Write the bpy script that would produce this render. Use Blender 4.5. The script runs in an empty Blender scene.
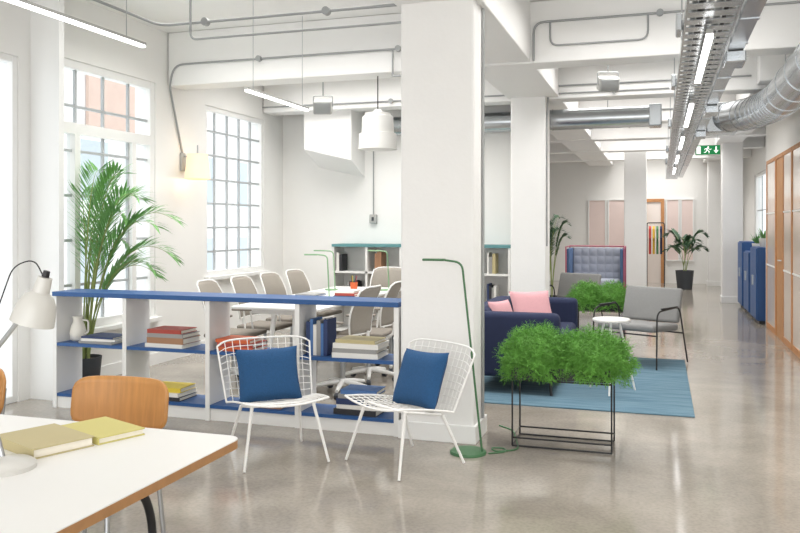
import bpy, bmesh, math, random
from mathutils import Vector, Matrix
random.seed(7)
S = bpy.context.scene; COL = S.collection
PI = math.pi
def lin(h):
    h = h.lstrip('#'); out = []
    for i in (0, 2, 4):
        c = int(h[i:i+2], 16)/255
        out.append(c/12.92 if c <= .04045 else ((c+.055)/1.055)**2.4)
    return out
def mat(name, hexc, rough=.5, metal=0, var=.05, scale=6, bump=0, bscale=120, emit=0, ecol=None, sheen=0, stretch=None, alpha=1):
    m = bpy.data.materials.new(name); m.use_nodes = True
    nt = m.node_tree; b = nt.nodes['Principled BSDF']
    c = lin(hexc)
    tc = nt.nodes.new('ShaderNodeTexCoord'); nz = nt.nodes.new('ShaderNodeTexNoise')
    nz.inputs['Scale'].default_value = scale; nz.inputs['Detail'].default_value = 4
    if stretch:
        mp = nt.nodes.new('ShaderNodeMapping'); mp.inputs['Scale'].default_value = stretch
        nt.links.new(tc.outputs['Object'], mp.inputs[0]); nt.links.new(mp.outputs[0], nz.inputs['Vector'])
    else: nt.links.new(tc.outputs['Object'], nz.inputs['Vector'])
    mx = nt.nodes.new('ShaderNodeMix'); mx.data_type = 'RGBA'
    mx.inputs[6].default_value = [x*(1-var) for x in c]+[1]
    mx.inputs[7].default_value = [min(1, x*(1+var)) for x in c]+[1]
    nt.links.new(nz.outputs['Fac'], mx.inputs[0]); nt.links.new(mx.outputs[2], b.inputs['Base Color'])
    b.inputs['Roughness'].default_value = rough; b.inputs['Metallic'].default_value = metal; b.inputs['Alpha'].default_value = alpha
    if sheen: b.inputs['Sheen Weight'].default_value = sheen
    if bump:
        n2 = nt.nodes.new('ShaderNodeTexNoise'); n2.inputs['Scale'].default_value = bscale
        nt.links.new(tc.outputs['Object'], n2.inputs['Vector'])
        bp = nt.nodes.new('ShaderNodeBump'); bp.inputs['Strength'].default_value = bump; bp.inputs['Distance'].default_value = .01
        nt.links.new(n2.outputs['Fac'], bp.inputs['Height']); nt.links.new(bp.outputs['Normal'], b.inputs['Normal'])
    if emit:
        b.inputs['Emission Color'].default_value = lin(ecol or hexc)+[1]; b.inputs['Emission Strength'].default_value = emit
    return m
def concrete():
    m = mat('polished_concrete', '#a59c8c', .2, 0)
    nt = m.node_tree; b = nt.nodes['Principled BSDF']
    tc = nt.nodes.new('ShaderNodeTexCoord')
    n1 = nt.nodes.new('ShaderNodeTexNoise'); n1.inputs['Scale'].default_value = 1.1; n1.inputs['Detail'].default_value = 10; n1.inputs['Roughness'].default_value = .66; n1.inputs['Distortion'].default_value = .3
    n2 = nt.nodes.new('ShaderNodeTexNoise'); n2.inputs['Scale'].default_value = 50; n2.inputs['Detail'].default_value = 4
    for n in (n1, n2): nt.links.new(tc.outputs['Object'], n.inputs['Vector'])
    r1 = nt.nodes.new('ShaderNodeValToRGB')
    r1.color_ramp.elements[0].position = .32; r1.color_ramp.elements[0].color = lin('#8a8379')+[1]
    r1.color_ramp.elements[1].position = .68; r1.color_ramp.elements[1].color = lin('#aea69a')+[1]
    nt.links.new(n1.outputs['Fac'], r1.inputs[0])
    r2 = nt.nodes.new('ShaderNodeValToRGB')
    r2.color_ramp.elements[0].position = .35; r2.color_ramp.elements[0].color = (.82, .815, .81, 1)
    r2.color_ramp.elements[1].position = .58; r2.color_ramp.elements[1].color = (1, 1, 1, 1)
    nt.links.new(n2.outputs['Fac'], r2.inputs[0])
    mx = nt.nodes.new('ShaderNodeMix'); mx.data_type = 'RGBA'; mx.blend_type = 'MULTIPLY'; mx.inputs[0].default_value = .7
    nt.links.new(r1.outputs[0], mx.inputs[6]); nt.links.new(r2.outputs[0], mx.inputs[7])
    nt.links.new(mx.outputs[2], b.inputs['Base Color'])
    mr = nt.nodes.new('ShaderNodeMapRange'); mr.inputs[3].default_value = .05; mr.inputs[4].default_value = .17
    nt.links.new(n1.outputs['Fac'], mr.inputs[0]); nt.links.new(mr.outputs[0], b.inputs['Roughness'])
    b.inputs['Specular IOR Level'].default_value = .85
    return m
def rugmat():
    m = mat('woven_rug', '#5d88a3', .95, bump=.5, bscale=200)
    nt = m.node_tree; b = nt.nodes['Principled BSDF']; tc = nt.nodes.new('ShaderNodeTexCoord')
    mp = nt.nodes.new('ShaderNodeMapping'); mp.inputs['Scale'].default_value = (1.2, 14, 1)
    n = nt.nodes.new('ShaderNodeTexNoise'); n.inputs['Scale'].default_value = 2.0; n.inputs['Detail'].default_value = 6
    nt.links.new(tc.outputs['Object'], mp.inputs[0]); nt.links.new(mp.outputs[0], n.inputs['Vector'])
    r = nt.nodes.new('ShaderNodeValToRGB')
    r.color_ramp.elements[0].position = .3; r.color_ramp.elements[0].color = lin('#4a6c80')+[1]
    r.color_ramp.elements[1].position = .7; r.color_ramp.elements[1].color = lin('#708d9b')+[1]
    nt.links.new(n.outputs['Fac'], r.inputs[0]); nt.links.new(r.outputs[0], b.inputs['Base Color'])
    return m
def glassmat():
    m = bpy.data.materials.new('window_glass'); m.use_nodes = True; nt = m.node_tree
    for n in list(nt.nodes): nt.nodes.remove(n)
    o = nt.nodes.new('ShaderNodeOutputMaterial'); t = nt.nodes.new('ShaderNodeBsdfTransparent'); g = nt.nodes.new('ShaderNodeBsdfGlossy')
    t.inputs[0].default_value = (.95, .98, 1, 1); g.inputs['Roughness'].default_value = .02
    x = nt.nodes.new('ShaderNodeMixShader'); x.inputs[0].default_value = .05
    nt.links.new(t.outputs[0], x.inputs[1]); nt.links.new(g.outputs[0], x.inputs[2]); nt.links.new(x.outputs[0], o.inputs[0])
    return m
def brickmat():
    m = mat('street_brick', '#d8c4b8', .9); nt = m.node_tree; b = nt.nodes['Principled BSDF']
    tc = nt.nodes.new('ShaderNodeTexCoord'); mp = nt.nodes.new('ShaderNodeMapping'); mp.inputs['Rotation'].default_value = (PI/2, 0, PI/2)
    br = nt.nodes.new('ShaderNodeTexBrick'); br.inputs['Scale'].default_value = 2.0
    br.inputs['Color1'].default_value = lin('#d8d6d4')+[1]; br.inputs['Color2'].default_value = lin('#cac6c2')+[1]; br.inputs['Mortar'].default_value = lin('#dedcda')+[1]
    nt.links.new(tc.outputs['Object'], mp.inputs[0]); nt.links.new(mp.outputs[0], br.inputs[0]); nt.links.new(br.outputs[0], b.inputs['Base Color'])
    return m
M = dict(
 wall=mat('white_paint_wall', '#efeeeb', .75, var=.015, bump=.05), ceil=mat('white_paint_ceiling', '#f1f0ee', .8, var=.015, bump=.08, bscale=40),
 column=mat('white_paint_column', '#efeeec', .6, var=.02, bump=.12, bscale=30), trim=mat('white_gloss_trim', '#eeeeec', .4, var=.01),
 floor=concrete(), rug=rugmat(), glass=glassmat(), brick=brickmat(), farpane=mat('distant_pane', '#b3bdc3', .4, var=.08), bars=mat('backlit_bar_grey', '#b4b8ba', .5, var=.02), redbrick=mat('brown_brick', '#c7b0a3', .9, var=.12, scale=3),  # bars: white glazing bars, their backlit shade put into the grey colour
 white=mat('white_lacquer', '#eae9e6', .35, var=.01), wire=mat('white_powdercoat', '#f0efec', .4, var=.01), lampw=mat('lamp_enamel', '#cfcdc7', .3, var=.01),
 blue=mat('blue_laminate', '#27548c', .45, var=.04), dblue=mat('blue_cabinet', '#234b80', .5), mblue=mat('muted_blue_panel', '#4b6488', .8), tuft=mat('tufted_blue_grey', '#a9aebb', .9, var=.1, scale=40),
 cushion=mat('blue_cushion_cloth', '#235280', .9, var=.2, scale=90, bump=.6, bscale=260),
 navy=mat('navy_upholstery', '#1d2644', .9, var=.12, scale=40, bump=.3, bscale=250),
 pink=mat('pink_cushion_cloth', '#cf9da2', .9, var=.06, scale=60, bump=.3, bscale=300),
 grey=mat('grey_upholstery', '#8b8b8a', .9, var=.08, scale=60, bump=.3, bscale=300), black=mat('black_metal', '#1c1c1e', .45), 
 mesh=mat('grey_chair_mesh', '#a19a90', .8, var=.08, scale=80, alpha=.82), seatg=mat('warm_grey_seat', '#8a837a', .9, var=.08, scale=80),
 green=mat('green_metal', '#44704a', .45), pgreen=mat('pale_green_metal', '#7fa57c', .45), leaf=mat('fresh_green_leaf', '#629c3c', .65, var=.5, scale=14), leaf2=mat('dark_palm_leaf', '#74a95f', .5, var=.35, scale=5),
 leaf3=mat('deep_leaf', '#3b6041', .5, var=.3, scale=5), stem=mat('palm_stem', '#8c9a58', .6), soil=mat('potting_soil', '#3b2d22', .95, var=.3, scale=40),
 pot=mat('charcoal_pot', '#3c3f44', .6), ply=mat('birch_ply_edge', '#a97c50', .5, var=.2, scale=30), orange=mat('honey_plywood', '#c48c50', .38, var=.28, scale=3, stretch=(16,16,1.0)),
 chrome=mat('steel', '#b8babc', .3, 1, var=.05), galv=mat('galvanised_steel', '#bcc0c3', .26, .9, var=.12, scale=10), conduit=mat('grey_conduit', '#a3a5a5', .45, .4),
 lightm=mat('strip_diffuser', '#ffffff', .5, emit=6), warm=mat('lit_shade', '#f0dfc2', .6, emit=.45, ecol='#ffdcaa'), shade=mat('white_shade', '#e2e1dd', .5),
 brown=mat('wood_frame', '#c28a5a', .5, var=.15, scale=12), wood2=mat('orange_wood_door', '#bf8a58', .5, var=.15, scale=12), peach=mat('peach_panel', '#e8dcd3', .12, var=.03),
 pinkp=mat('pink_panel', '#e6d3cd', .5, var=.04), pinkm=mat('pink_metal', '#b2586e', .5), pages=mat('paper_pages', '#efe9db', .8, var=.04, scale=50),
 exitg=mat('exit_green', '#0f8a4c', .5, emit=.35), exitw=mat('exit_white', '#ffffff', .5, emit=.8), socket=mat('grey_socket', '#aeaeab', .5), cream=mat('ceramic', '#e2ded4', .3),
 dark=mat('dark_cable', '#3b3937', .7), redc=mat('red_cloth', '#b5413a', .9), yelc=mat('mustard_cloth', '#cda43a', .9), grnc=mat('green_cloth', '#4e7d57', .9), teal=mat('teal_board', '#5d8f92', .6))
def bk(h): return mat('book_cover', h, .6, var=.04)
K = dict(beige=bk('#bdb084'), lime=bk('#cdc377'), red=bk('#a8463c'), orange=bk('#cf6236'), navy=bk('#2a3a63'), blue=bk('#4a72a8'), grey=bk('#969593'), white=bk('#e4e2dd'),
         black=bk('#2c2c30'), yellow=bk('#d6bd3a'), green=bk('#4f7d5a'), pink=bk('#d89a94'), tan=bk('#a0785a'))

class MB:
    def __init__(s): s.v = []; s.f = []; s.s = []
    def add(s, vs, fs, smooth=False, T=None):
        o = len(s.v)
        s.v += [tuple(T @ Vector(v)) if T else tuple(v) for v in vs]
        s.f += [tuple(i+o for i in f) for f in fs]; s.s += [smooth]*len(fs); return s
    def box(s, x0, x1, y0, y1, z0, z1, T=None):
        v = [(x0,y0,z0),(x1,y0,z0),(x1,y1,z0),(x0,y1,z0),(x0,y0,z1),(x1,y0,z1),(x1,y1,z1),(x0,y1,z1)]
        return s.add(v, [(3,2,1,0),(4,5,6,7),(0,1,5,4),(1,2,6,5),(2,3,7,6),(3,0,4,7)], False, T)
    def rbox(s, x0, x1, y0, y1, z0, z1, r, seg=3, T=None, smooth=True):
        bm = bmesh.new(); bmesh.ops.create_cube(bm, size=1)
        for v in bm.verts:
            v.co = Vector(((x0+x1)/2+v.co.x*(x1-x0), (y0+y1)/2+v.co.y*(y1-y0), (z0+z1)/2+v.co.z*(z1-z0)))
        bmesh.ops.bevel(bm, geom=list(bm.edges), offset=r, segments=seg, profile=.5, affect='EDGES')
        bm.verts.index_update()
        vs = [tuple(v.co) for v in bm.verts]; fs = [tuple(v.index for v in f.verts) for f in bm.faces]; bm.free()
        return s.add(vs, fs, smooth, T)
    def tube(s, pts, r, n=8, closed=False, T=None):
        P = [Vector(p) for p in pts]; N = len(P); rings = []
        tans = []
        for i in range(N):
            a = P[(i-1) % N] if (closed or i > 0) else P[i]; b = P[(i+1) % N] if (closed or i < N-1) else P[i]
            tans.append((b-a).normalized())
        t = tans[0]; up = Vector((0,0,1)) if abs(t.z) < .9 else Vector((1,0,0))
        u = t.cross(up).normalized()
        vs = []; rr = r if isinstance(r, (list, tuple)) else [r]*N
        for i in range(N):
            t = tans[i]; u = (u - t*u.dot(t)).normalized(); w = t.cross(u)
            for k in range(n):
                a = 2*PI*k/n; vs.append(tuple(P[i]+(u*math.cos(a)+w*math.sin(a))*rr[i]))
        fs = []
        for i in range(N if closed else N-1):
            j = (i+1) % N
            for k in range(n):
                k2 = (k+1) % n; fs.append((i*n+k, i*n+k2, j*n+k2, j*n+k))
        if not closed: fs.append(tuple(range(n-1,-1,-1))); fs.append(tuple((N-1)*n+k for k in range(n)))
        return s.add(vs, fs, True, T)
    def lathe(s, prof, n=28, T=None, smooth=True):
        vs = []; fs = []
        for r, z in prof:
            for k in range(n): a = 2*PI*k/n; vs.append((r*math.cos(a), r*math.sin(a), z))
        for i in range(len(prof)-1):
            for k in range(n):
                k2 = (k+1) % n; fs.append((i*n+k, i*n+k2, (i+1)*n+k2, (i+1)*n+k))
        if prof[0][0] > 1e-4: fs.append(tuple(range(n-1,-1,-1)))
        if prof[-1][0] > 1e-4: fs.append(tuple((len(prof)-1)*n+k for k in range(n)))
        return s.add(vs, fs, smooth, T)
    def prism(s, poly, z0, z1, T=None):
        n = len(poly); vs = [(x,y,z0) for x,y in poly]+[(x,y,z1) for x,y in poly]
        fs = [tuple(range(n-1,-1,-1)), tuple(range(n,2*n))]+[(i,(i+1)%n,n+(i+1)%n,n+i) for i in range(n)]
        return s.add(vs, fs, False, T)
    def grid(s, fn, nu, nv, T=None):
        vs = [fn(i/nu, j/nv) for j in range(nv+1) for i in range(nu+1)]
        fs = [(j*(nu+1)+i, j*(nu+1)+i+1, (j+1)*(nu+1)+i+1, (j+1)*(nu+1)+i) for j in range(nv) for i in range(nu)]
        return s.add(vs, fs, True, T)
    def build(s, name, m, parent=None, loc=None, rotz=0, bevel=0, solid=0, merge=False):
        me = bpy.data.meshes.new(name); me.from_pydata(s.v, [], s.f); me.update()
        me.polygons.foreach_set('use_smooth', s.s)
        if merge:
            bm = bmesh.new(); bm.from_mesh(me); bmesh.ops.remove_doubles(bm, verts=bm.verts, dist=1e-4); bmesh.ops.recalc_face_normals(bm, faces=bm.faces); bm.to_mesh(me); bm.free()
        if any(s.s): me.set_sharp_from_angle(angle=math.radians(50))
        me.materials.append(m); o = bpy.data.objects.new(name, me); COL.objects.link(o)
        if parent: o.parent = parent
        if loc is not None: o.location = loc
        if rotz: o.rotation_euler = (0,0,rotz)
        if solid: md = o.modifiers.new('solid','SOLIDIFY'); md.thickness = solid; md.offset = 0
        if bevel: md = o.modifiers.new('bevel','BEVEL'); md.width = bevel; md.segments = 2; md.limit_method = 'ANGLE'
        return o
def thing(name, label, cat, loc=(0,0,0), rotz=0, group=None):
    o = bpy.data.objects.new(name, None); COL.objects.link(o); o.empty_display_size = .1
    o.location = loc; o.rotation_euler = (0,0,rotz); return tag(o, label, cat, group)
def tag(o, label, cat, group=None, kind=None):
    o['label'] = label; o['category'] = cat
    if group: o['group'] = group
    if kind: o['kind'] = kind
    return o
def struct(o, label=None):
    o['kind'] = 'structure'
    if label: o['label'] = label
    return o
def copy_tree(o, parent=None):
    c = o.copy(); COL.objects.link(c)
    if parent: c.parent = parent
    for ch in list(o.children): copy_tree(ch, c)
    return c
H = 1.45; F = Vector((-.309, .951)); R = Vector((.951, .309))
def P(px, py, d):
    q = F*d + R*(d*(px-400)/800); return Vector((q.x, q.y, H-d*(py-225)/800))
def rx(a): return Matrix.Rotation(a, 4, 'X')
def ry(a): return Matrix.Rotation(a, 4, 'Y')
def rz(a): return Matrix.Rotation(a, 4, 'Z')
def tr(x, y, z): return Matrix.Translation((x, y, z))
def arc(c, r, a0, a1, n, plane='xz'):
    out = []
    for i in range(n+1):
        a = a0+(a1-a0)*i/n; p, q = r*math.cos(a), r*math.sin(a)
        out.append((c[0]+p, c[1], c[2]+q) if plane == 'xz' else (c[0], c[1]+p, c[2]+q) if plane == 'yz' else (c[0]+p, c[1]+q, c[2]))
    return out
def fillet(pts, r, n=5):
    pts = [Vector(p) for p in pts]; out = [pts[0]]
    for i in range(1, len(pts)-1):
        a, b, c = pts[i-1], pts[i], pts[i+1]
        d1 = (a-b); d2 = (c-b); rr = min(r, d1.length*.49, d2.length*.49)
        p0 = b+d1.normalized()*rr; p1 = b+d2.normalized()*rr
        for k in range(n+1):
            t = k/n; out.append(p0*(1-t)**2+b*2*t*(1-t)+p1*t*t)
    out.append(pts[-1]); return out

# ---------------------------------------------------------------- camera
cam = bpy.data.cameras.new('camera'); co = bpy.data.objects.new('camera', cam); COL.objects.link(co)
co.location = (0,0,H); co.rotation_euler = (PI/2, 0, math.atan(260/800)); cam.lens = 36; cam.sensor_width = 36; cam.shift_y = -.052
S.camera = co
# ---------------------------------------------------------------- shell
ZC = 3.5; ZB = 2.93
struct(MB().box(-5.3,3.4,-3.5,21.2,-.1,0).build('floor', M['floor']))
struct(MB().box(-5.3,3.4,-3.5,21.2,ZC,ZC+.1).build('ceiling', M['ceil']))
def wallx(name, x0, x1, y0, y1, z0, z1, holes):
    b = MB(); y = y0
    for a, c, e, f in sorted(holes):
        if a > y: b.box(x0,x1,y,a,z0,z1)
        if e > z0: b.box(x0,x1,a,c,z0,e)
        if f < z1: b.box(x0,x1,a,c,f,z1)
        y = c
    if y < y1: b.box(x0,x1,y,y1,z0,z1)
    return struct(b.build(name, M['wall']))
W1 = (5.62,7.14,.5,2.93); W2 = (8.1,9.55,.85,2.84); D1 = (3.7,5.27,0,2.83)
wallx('wall_left', -5.25,-5.0,-3.5,10.1,0,ZC,[D1,W1,W2])
struct(MB().box(-5.25,-1.67,10.1,10.25,0,ZC).build('wall_back', M['wall']))
struct(MB().box(-3.1,-3.0,10.25,21,0,ZC).build('wall_corridor', M['wall']))
struct(MB().box(-3.1,2.1,21,21.2,0,ZC).build('wall_far', M['wall']))
W5 = (13.2,15.2,1.0,2.5); W6 = (16.2,18.4,1.0,2.5)
wallx('wall_right', 1.9,2.05,12.55,21,0,ZC,[W5,W6])
struct(MB().box(1.45,1.6,8.7,12.55,2.35,ZC).box(1.45,2.05,12.45,12.6,0,2.349).box(1.6,2.05,12.45,12.6,2.35,ZC).build('wall_partition', M['wall']))
struct(MB().box(1.45,3.4,8.55,8.7,0,ZC).build('wall_return', M['wall']))
struct(MB().box(3.3,3.4,-3.5,8.55,0,ZC).build('wall_near_right', M['wall']))
struct(MB().box(-5.0,-4.71,5.4,5.46,0,ZC).build('wall_stub', M['trim']), 'white stub wall at the left end of the low shelf')
def column(x0,x1,y0,y1,label,base=True):
    o = MB().box(x0,x1,y0,y1,0,ZC).build('column', M['column'], bevel=.015); struct(o, label)
    if base: struct(MB().box(x0-.015,x1+.015,y0-.015,y1+.015,0,.12).build('baseboard_column', M['trim'], bevel=.004))
column(-1.68,-1.17,5.18,5.52,'large white square column beside the wire chairs')
column(-1.68,-1.27,9.4,9.78,'white column behind the navy sofa')
column(-.72,-.27,17.5,17.9,'distant white column in front of the pink panels')
column(1.1,1.46,16,16.36,'white column at the right of the corridor by the blue cabinets')
column(1.08,1.38,20.3,20.6,'farthest white column at the right of the corridor')
struct(MB().box(-4.99,-1.7,10.085,10.1,0,.12).build('baseboard_back', M['trim'])); struct(MB().box(-5,-4.985,5.47,10.08,0,.12).build('baseboard_left', M['trim']))
k = 1
for y in (7.35, 9.5, 12.0, 14.3, 16.6, 18.9):
    struct(MB().box(-4.99 if y < 10 else -2.99, 1.44 if y < 12.3 else 1.89, y, y+.3, ZB, ZC-.002).build('trim_%d' % k, M['ceil'], bevel=.01), 'white ceiling beam across the room'); k += 1
struct(MB().box(-1.72,-1.13,-3,20.99,ZB+.02,ZC-.003).build('trim_%d' % k, M['ceil'], bevel=.01), 'white ceiling beam running above the columns'); k += 1
struct(MB().box(1.0,1.44,9.2,20.99,ZB+.04,ZC-.003).build('trim_%d' % k, M['ceil'], bevel=.01), 'white ceiling beam above the right partition'); k += 1
# sloping bulkhead on the back wall
bh = MB()
A_ = [(-4.45,10.1,2.24),(-3.78,10.1,2.08),(-3.78,10.1,ZC-.004),(-4.45,10.1,ZC-.004)]
B_ = [(-4.45,9.6,2.44),(-3.78,9.6,2.28),(-3.78,9.6,ZC-.004),(-4.45,9.6,ZC-.004)]
bh.add(A_+B_, [(0,1,2,3),(7,6,5,4)]+[(i,4+i,4+(i+1)%4,(i+1)%4) for i in range(4)])
struct(bh.build('trim_%d' % k, M['ceil'], bevel=.01, merge=True), 'white sloping bulkhead high on the back wall'); k += 1

def window_x(name, x, w, cols, rows, fw=.06, transom=None, casement=None, sill=True, bar=.024, fm='trim'):
    y0,y1,z0,z1 = w
    f = MB().box(x-.08,x+.02,y0,y0+fw,z0,z1).box(x-.08,x+.02,y1-fw,y1,z0,z1).box(x-.08,x+.02,y0+fw,y1-fw,z0,z0+fw).box(x-.08,x+.02,y0+fw,y1-fw,z1-fw,z1)
    root = struct(f.build(name, M[fm], bevel=.004))
    b = MB()
    for i in range(1, cols):
        y = y0+(y1-y0)*i/cols; b.box(x-.04,x-.015,y-bar/2,y+bar/2,z0+fw,z1-fw)
    for i in range(1, rows):
        z = z0+(z1-z0)*i/rows; b.box(x-.042,x-.013,y0+fw,y1-fw,z-bar/2,z+bar/2)
    b.build('glazing_bars', M['bars'], root)
    b = MB()
    if transom: b.box(x-.08,x+.025,y0+fw,y1-fw,transom-.05,transom+.05)
    if casement:
        for y in casement: b.box(x-.07,x+.022,y-.035,y+.035,z0+fw,(transom or z1)-.02)
    if transom: b.build('casement_frame', M['trim'], root)
    MB().add([(x-.033,y0+fw,z0+fw),(x-.033,y1-fw,z0+fw),(x-.033,y1-fw,z1-fw),(x-.033,y0+fw,z1-fw)],[(0,1,2,3)]).build('pane', M['glass'], root)
    if sill: MB().box(x-.05,x+.1,y0-.03,y1+.03,z0-.045,z0-.002).build('window_sill', M['trim'], root, bevel=.005)
    return root
window_x('window_1', -5.03, W1, 4, 6, fw=.075, transom=2.32, casement=(5.98, 6.8))
window_x('window_2', -5.03, W2, 5, 7)
window_x('door_1', -5.03, D1, 2, 1, fw=.055, sill=False)
window_x('window_3', 2.0, W5, 3, 2, sill=False); window_x('window_4', 2.0, W6, 3, 2, sill=False)
# right partition : timber framed glazed bays and a door
def bay(name, y0, y1, label, leaf=None):
    r = struct(MB().box(1.437,1.56,y0,y0+.04,0,2.35).box(1.437,1.56,y1-.04,y1,0,2.35).box(1.437,1.56,y0+.04,y1-.04,2.3,2.35).build(name, M['brown'], bevel=.003), label)
    if leaf:
        MB().box(1.447,1.5,y0+.04,y1-.04,0,2.3).build('door_leaf', M['wood2'], r); MB().tube([(1.447,y0+.16,1.0),(1.42,y0+.16,1.0),(1.42,y0+.28,1.0)],.008).build('door_handle', M['chrome'], r)
    else:
        MB().box(1.44,1.56,y0+.04,y1-.04,0,.08).build('bottom_rail', M['brown'], r)
        MB().box(1.446,1.466,y0+.04,y1-.04,.08,2.3).build('pane', M['peach'], r); MB().box(1.438,1.4455,y0+.04,y1-.04,.88,.9).box(1.438,1.4455,y0+.04,y1-.04,1.6,1.62).build('glazing_bars', M['trim'], r)
bay('window_5', 8.71, 9.42, 'nearest timber framed glazed bay of the right partition'); bay('window_6', 9.43, 10.14, 'second timber framed glazed bay of the right partition'); bay('window_7', 10.15, 10.85, 'third timber framed glazed bay of the right partition')
bay('door_2', 10.86, 11.5, 'wooden door in the right partition', True); bay('window_8', 11.51, 12.44, 'farthest timber framed glazed bay of the right partition')
# far wall openings
r = struct(MB().box(-.42,-.34,20.94,21,0,2.1).box(.02,.1,20.94,21,0,2.1).box(-.34,.02,20.94,21,2.02,2.1).build('door_3', M['brown']), 'wood framed doorway at the end of the corridor')
MB().box(-.34,.02,20.97,20.99,0,2.02).build('door_leaf', M['peach'], r)
for i, (a, c) in enumerate(((.14,.46),(.48,.8),(-1.75,-1.3),(-1.26,-.82))):
    r = struct(MB().box(a,a+.03,20.95,21,.55,2.1).box(c-.03,c,20.95,21,.55,2.1).box(a+.03,c-.03,20.95,21,.55,.58).box(a+.03,c-.03,20.95,21,2.07,2.1).build('window_%d' % (9+i), M['trim']), 'pale pink glazed panel on the far wall')
    MB().box(a+.03,c-.03,20.97,20.99,.58,2.07).build('pane', M['pinkp'], r)
# street outside the windows
fac = MB().box(-14.2,-14,-6,30,-3,5.6).build('building', M['brick']); tag(fac, 'pale brick building seen through the tall windows', 'building')
MB().box(-13.99,-13.9,17,20,3.9,5.4).build('brick_panel', M['redbrick'], fac); MB().box(-13.99,-13.85,-5.9,29.9,5.45,5.7).build('cornice', M['trim'], fac)
for j in range(11):
    for zz in (-.6, 2.0):
        y = 1+j*2.6
        q = MB().box(-14,-13.88,y,y+1.2,zz,zz+1.7).build('window', M['trim'], fac); MB().box(-13.88,-13.87,y+.08,y+1.12,zz+.08,zz+1.62).build('pane', M['farpane'], q)

# ---------------------------------------------------------------- low shelf divider
SX0, SX1 = -4.595, -1.7; SY0, SY1 = 5.2, 5.5
sh = thing('low_bookshelf', 'long low white divider shelf with blue boards between the stub wall and the column', 'shelf', (0,0,0))
DX = [SX0, -3.94, -3.21, -2.48, SX1-.035]
MB().box(SX0,SX1,SY0-.01,SY1,.885,.92).build('top_board', M['blue'], sh, bevel=.003)
for a, c in ((.49,.515),(.09,.115)):
    for i in range(4): MB().box(DX[i]+.036, DX[i+1]-.001, SY0+.005, SY1, a, c).build('shelf_board', M['blue'], sh)
for x in DX: MB().box(x,x+.035,SY0,SY1,0.0,.884).build('divider', M['white'], sh)
for i in range(4): MB().box(DX[i]+.036,DX[i+1]-.001,SY0+.015,SY0+.035,0,.089).build('plinth', M['white'], sh)

def book(cx, cy, z, w, d, t, rot, mt, label, group=None):
    c = min(.004, t*.18)
    o = MB().box(-w/2,w/2,-d/2,d/2,0,c).box(-w/2,w/2,-d/2,d/2,t-c,t).box(-w/2,w/2,-d/2,-d/2+c,c,t-c).build('book', mt, None, (cx,cy,z), rot)
    tag(o, label, 'book', group)
    MB().box(-w/2+.005,w/2-.005,-d/2+c,d/2-.005,c,t-c).build('pages', M['pages'], o); return o
def book_up(x, y, z, t, hgt, d, mt, label, group=None, lean=0):
    c = min(.003, t*.2)
    o = MB().box(-t/2,-t/2+c,-d/2,d/2,0,hgt).box(t/2-c,t/2,-d/2,d/2,0,hgt).box(-t/2+c,t/2-c,-d/2,-d/2+c,0,hgt).build('book', mt, None, (x,y,z))
    o.rotation_euler = (0, lean, 0); tag(o, label, 'book', group)
    MB().box(-t/2+c,t/2-c,-d/2+c,d/2-.004,.003,hgt-.004).build('pages', M['pages'], o); return o
ORD = ['bottom', 'second from bottom', 'third from bottom', 'fourth from bottom', 'fifth from bottom']
def stack(cx, cy, z, items, place, group):
    for i, (w, d, t, c) in enumerate(items):
        pos = 'top' if i == len(items)-1 else ORD[i]
        book(cx+random.uniform(-.012,.012), cy, z, w, d, t, random.uniform(-.05,.05), K[c], '%s book, %s of %s' % (c, pos, place), group); z += t+.0005
ZM, ZL = .5155, .1155
stack(-3.58,5.345,ZM,[(.34,.24,.03,'white'),(.33,.23,.045,'tan'),(.32,.23,.03,'grey'),(.3,.22,.03,'red')],'the middle shelf stack right of the palm','books stacked on the middle shelf, second bay')
stack(-3.6,5.345,ZL,[(.33,.24,.03,'black'),(.32,.24,.03,'white'),(.3,.22,.035,'yellow')],'the bottom shelf stack behind the plywood chair','books on the bottom shelf, second bay')
stack(-4.2,5.345,ZM,[(.32,.24,.02,'grey'),(.31,.23,.02,'white'),(.3,.23,.015,'navy')],'the thin pile next to the white jug','magazines beside the jug')
stack(-2.99,5.345,ZM,[(.3,.22,.03,'orange'),(.3,.22,.03,'red'),(.29,.22,.025,'orange')],'the orange pile behind the left wire chair','orange books behind the wire chair')
stack(-2.03,5.345,ZM,[(.34,.25,.035,'white'),(.33,.24,.03,'grey'),(.34,.24,.035,'white'),(.3,.22,.025,'beige')],'the pale middle shelf stack by the column','pale books by the column')
stack(-2.02,5.345,ZL,[(.32,.24,.04,'black'),(.31,.23,.03,'white'),(.3,.23,.04,'navy'),(.28,.22,.03,'grey'),(.27,.2,.03,'blue')],'the dark bottom shelf stack by the column','dark books by the column')
stack(-2.75,5.345,ZL,[(.3,.22,.03,'tan'),(.3,.22,.03,'blue')],'the bottom shelf pile behind the left wire chair','books on the bottom shelf, third bay')
x = -2.42
for t, hh, c, desc in ((.03,.24,'navy','wide navy'),(.022,.26,'blue','tall bright blue'),(.025,.22,'white','short white'),(.03,.25,'grey','thick grey'),(.02,.23,'blue','slim blue'),(.028,.26,'navy','tall navy')):
    book_up(x+t/2, 5.345, ZM, t, hh, .17, K[c], desc+' book standing upright on the middle shelf by the divider', 'upright books by the divider'); x += t+.002
j = thing('jug', 'small white ceramic jug on the middle shelf at the left end', 'jug', (-4.46,5.33,ZM))
MB().lathe([(.04,0),(.058,.02),(.066,.07),(.05,.13),(.036,.16),(.044,.2),(.04,.2),(.032,.16),(.046,.13),(.06,.07),(.05,.02),(0,.015)],24).build('jug_body', M['cream'], j)
MB().tube(fillet([(.045,0,.17),(.1,0,.17),(.1,0,.07),(.06,0,.06)],.04),.007).build('handle', M['cream'], j)

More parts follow.
